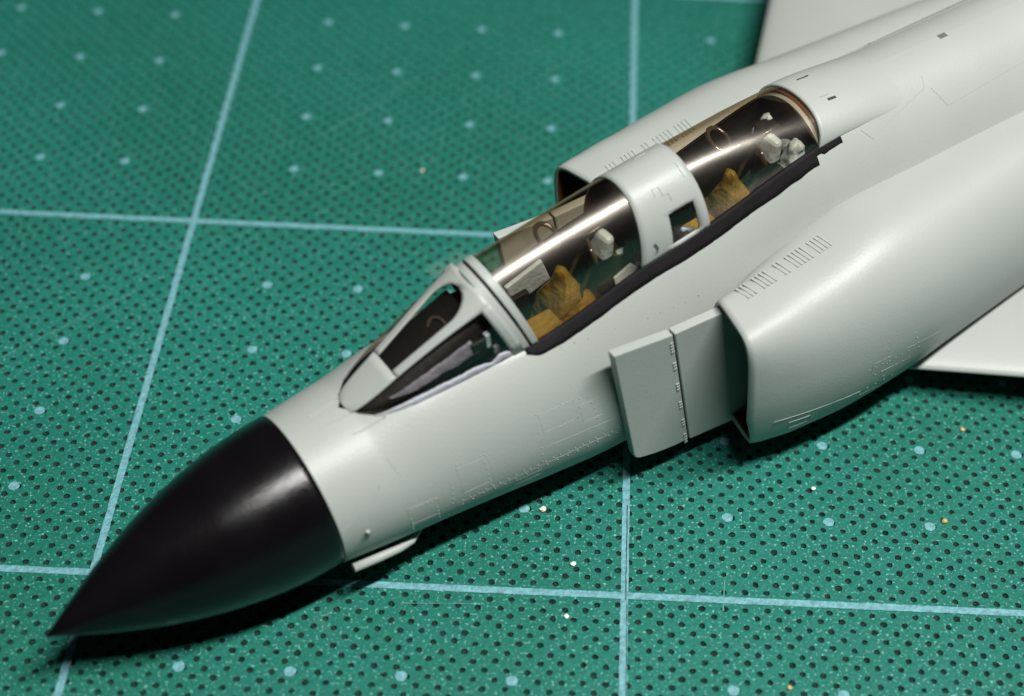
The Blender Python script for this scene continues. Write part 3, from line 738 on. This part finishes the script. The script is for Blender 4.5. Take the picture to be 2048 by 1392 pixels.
for ua, va, ub, vb in ((2.78, .075, 3.10, .09), (2.80, -.10, 3.13, -.12), (3.02, -.30, 3.34, -.33)):
    q = [(ua + (ub - ua) * k, va + (vb - va) * k) for k in np.linspace(0, 1, 8)]
    v, f = tube([(u, w, body_w(u, abs(w))) for u, w in q], .007, 6); link('raised_line', v, f, M['paint'], body)
skin_line('hair_scratch', [(2.56, 1.06), (2.70, 1.12), (2.85, 1.22), (3.00, 1.30)], .004, M['groove'])
skin_line('hair_scratch', [(3.17, 1.46), (3.19, 1.36), (3.22, 1.28)], .003, M['groove'])
rv = []
def rivet(p, r=.0078):
    n = np.array([(1, 0, 0), (0, 1, 0), (-1, 0, 0), (0, -1, 0), (0, 0, 1), (0, 0, -1)]) * r + np.array(p)
    rv.append((n, [[0, 1, 4], [1, 2, 4], [2, 3, 4], [3, 0, 4], [1, 0, 5], [2, 1, 5], [3, 2, 5], [0, 3, 5]]))
def rivet_row(a, b, n, sds=(-1, 1)):
    for k in range(n):
        u = a[0] + (b[0] - a[0]) * k / max(1, n - 1); w = a[1] + (b[1] - a[1]) * k / max(1, n - 1)
        for sd in sds: rivet((u + random.gauss(0, .004), sd * (body_v(u, w) + .001), w + random.gauss(0, .004)))
rivet_row((3.70, .69), (5.42, .48), 22); rivet_row((3.70, .62), (5.42, .41), 16)
rivet_row((3.72, 1.16), (4.05, 1.10), 8); rivet_row((3.62, 1.00), (3.60, .72), 5); rivet_row((3.98, 1.02), (4.00, .70), 5)
rivet_row((4.58, 1.22), (4.56, .62), 7); rivet_row((4.78, 1.20), (5.12, 1.12), 6); rivet_row((5.15, 1.10), (5.20, .80), 5)
rivet_row((3.20, .95), (3.45, .90), 6); rivet_row((3.18, .80), (3.20, .60), 4); rivet_row((3.45, .78), (3.46, .58), 4)
rivet_row((5.05, 1.62), (5.6, 1.58), 5); rivet_row((5.8, 1.55), (6.5, 1.50), 6)
def trunk_pt(u, w):
    q = [trunk(u, t) for t in np.linspace(-1.56, 1.56, 400)]
    return min(q, key=lambda z: abs(z[1] - w) - .02 * z[0])[0]
for (a, b, n) in (((7.75, .55), (8.25, .50), 7), ((7.85, .40), (8.3, .35), 6), ((7.7, .20), (8.15, .13), 5), ((7.95, .85), (8.0, .25), 6), ((8.3, .75), (8.4, .45), 4)):
    for k in range(n):
        u = a[0] + (b[0] - a[0]) * k / (n - 1); w = a[1] + (b[1] - a[1]) * k / (n - 1)
        for sd in (-1, 1): rivet((u, sd * (trunk_pt(u, w) + .001), w), .007)
v, f = join(rv); link('rivets', v, f, M['paint'], body, kind='stuff')
def trunk_line(a, b, r=.0026):
    for sd in (-1, 1):
        q = [(a[0] + (b[0] - a[0]) * k, a[1] + (b[1] - a[1]) * k) for k in np.linspace(0, 1, 9)]
        v, f = tube([(u, sd * (trunk_pt(u, w) - .001), w) for u, w in q], r, 6); link('raised_line', v, f, M['paint'], body)
for a, b in (((6.72, .33), (7.72, .20)), ((6.90, .21), (7.14, .18)), ((6.93, .08), (7.17, .05)), ((6.90, .21), (6.93, .08)), ((7.14, .18), (7.17, .05)), ((7.78, .62), (8.02, .59)), ((7.92, .40), (8.30, .33)),
             ((7.78, .62), (7.80, .46)), ((7.74, .10), (8.00, .06)), ((8.2, .57), (8.7, .47)), ((7.74, .10), (7.77, -.04))):
    trunk_line(a, b)
# slots and scribed lines on the spine
FA = np.array(fair_rows)
def FAIR(u, v):
    i = int(np.argmin(np.abs(FA[:, 24, 0] - u))); r = FA[i]; o_ = np.argsort(r[:, 1]); return float(np.interp(v, r[o_, 1], r[o_, 2]))
def spine_patch(name, u, v, du, dv, m_, rot=0.0):
    P = []
    for a in np.linspace(0, 1, 3):
        row = []
        for b in np.linspace(0, 1, 4):
            x, y = (a - .5) * du, (b - .5) * dv; uu = u + x * math.cos(rot) - y * math.sin(rot); vv = v + x * math.sin(rot) + y * math.cos(rot)
            z_ = FAIR(uu, vv) + .004 if uu < 9.5 else body_w(uu, abs(vv)) + .003
            row.append((uu, vv, z_))
        P.append(row)
    V_, F_ = gridmesh(P); return link(name, V_, F_, m_, body)
spine_patch('slot', 8.50, .20, .14, .018, M['dark_line']); spine_patch('slot', 8.53, -.20, .10, .028, M['dark_line']); spine_patch('slot', 8.48, -.14, .10, .014, M['groove'])
spine_patch('vent_hole', 10.15, -.02, .10, .06, M['vent'])
def top_line(pts, r=.004, m_=None):
    q = []
    for (ua, va), (ub, vb) in zip(pts[:-1], pts[1:]):
        for k in np.linspace(0, 1, 12)[:-1]: q.append((ua + (ub - ua) * k, va + (vb - va) * k))
    q.append(pts[-1])
    v, f = tube([(u, vv, body_w(u, abs(vv)) - r * .3) for u, vv in q], r, 6); link('scribed_line', v, f, m_ or M['groove'], body)
for sg in (-1, 1):
    top_line([(8.66, sg * .50), (8.75, sg * .58), (9.55, sg * .42), (9.6, sg * .32)])
    top_line([(9.62, sg * .44), (9.72, sg * .60), (11.2, sg * .55), (14, sg * .5)])
top_line([(8.45, .50), (9.2, .42), (10.5, .40), (13, .4)])

# ---- crumbs on the mat
def crumb(x, y, r, m_, label, seed):
    q = np.random.default_rng(seed); P = []
    for i in range(6):
        th = PI * i / 5
        P.append([(r * math.sin(th) * math.cos(a) * q.uniform(.7, 1.3), r * math.sin(th) * math.sin(a) * q.uniform(.7, 1.3), r * .75 * (1 - math.cos(th)) * .8) for a in [2 * PI * j / 8 for j in range(8)]])
    v, f = gridmesh(P, True); o = link('crumb', v, f, m_, None, False); o.location = (x * S, y * S, .002 * S)
    tag(o, label, 'crumb', None); return o
M['cream'] = mat('cream_plastic_crumb', (0.75, 0.68, 0.55), 0.5); M['amber'] = mat('amber_crumb', (0.55, 0.36, 0.14), 0.35); M['white_bit'] = mat('white_crumb', (0.75, 0.78, 0.75), 0.5)
crumb(2.512, 1.073, 0.024, M['cream'], 'cream crumb on the green mat beside the far intake of the jet', 0)
crumb(4.184, -4.008, 0.032, M['cream'], 'cream crumb on the mat beside the shadow of the nose, next to a pale dot', 1)
crumb(8.154, -3.932, 0.028, M['amber'], 'amber crumb on the mat touching a pale grid dot near the wing', 2)
crumb(6.874, -3.583, 0.022, M['white_bit'], 'white crumb on the mat in front of the intake trunk', 3)
crumb(8.481, -2.693, 0.024, M['amber'], 'amber crumb on the mat close to the shadow of the wing', 4)
crumb(6.512, -5.951, 0.024, M['amber'], 'amber crumb on the mat between two dots below the long grid line', 5)
crumb(4.463, -5.273, 0.024, M['white_bit'], 'white crumb on the mat just below the long grid line, beside the crossing', 6)
crumb(4.507, -4.660, 0.028, M['white_bit'], 'white flake on the mat above the grid crossing beside the splitter plates', 7)
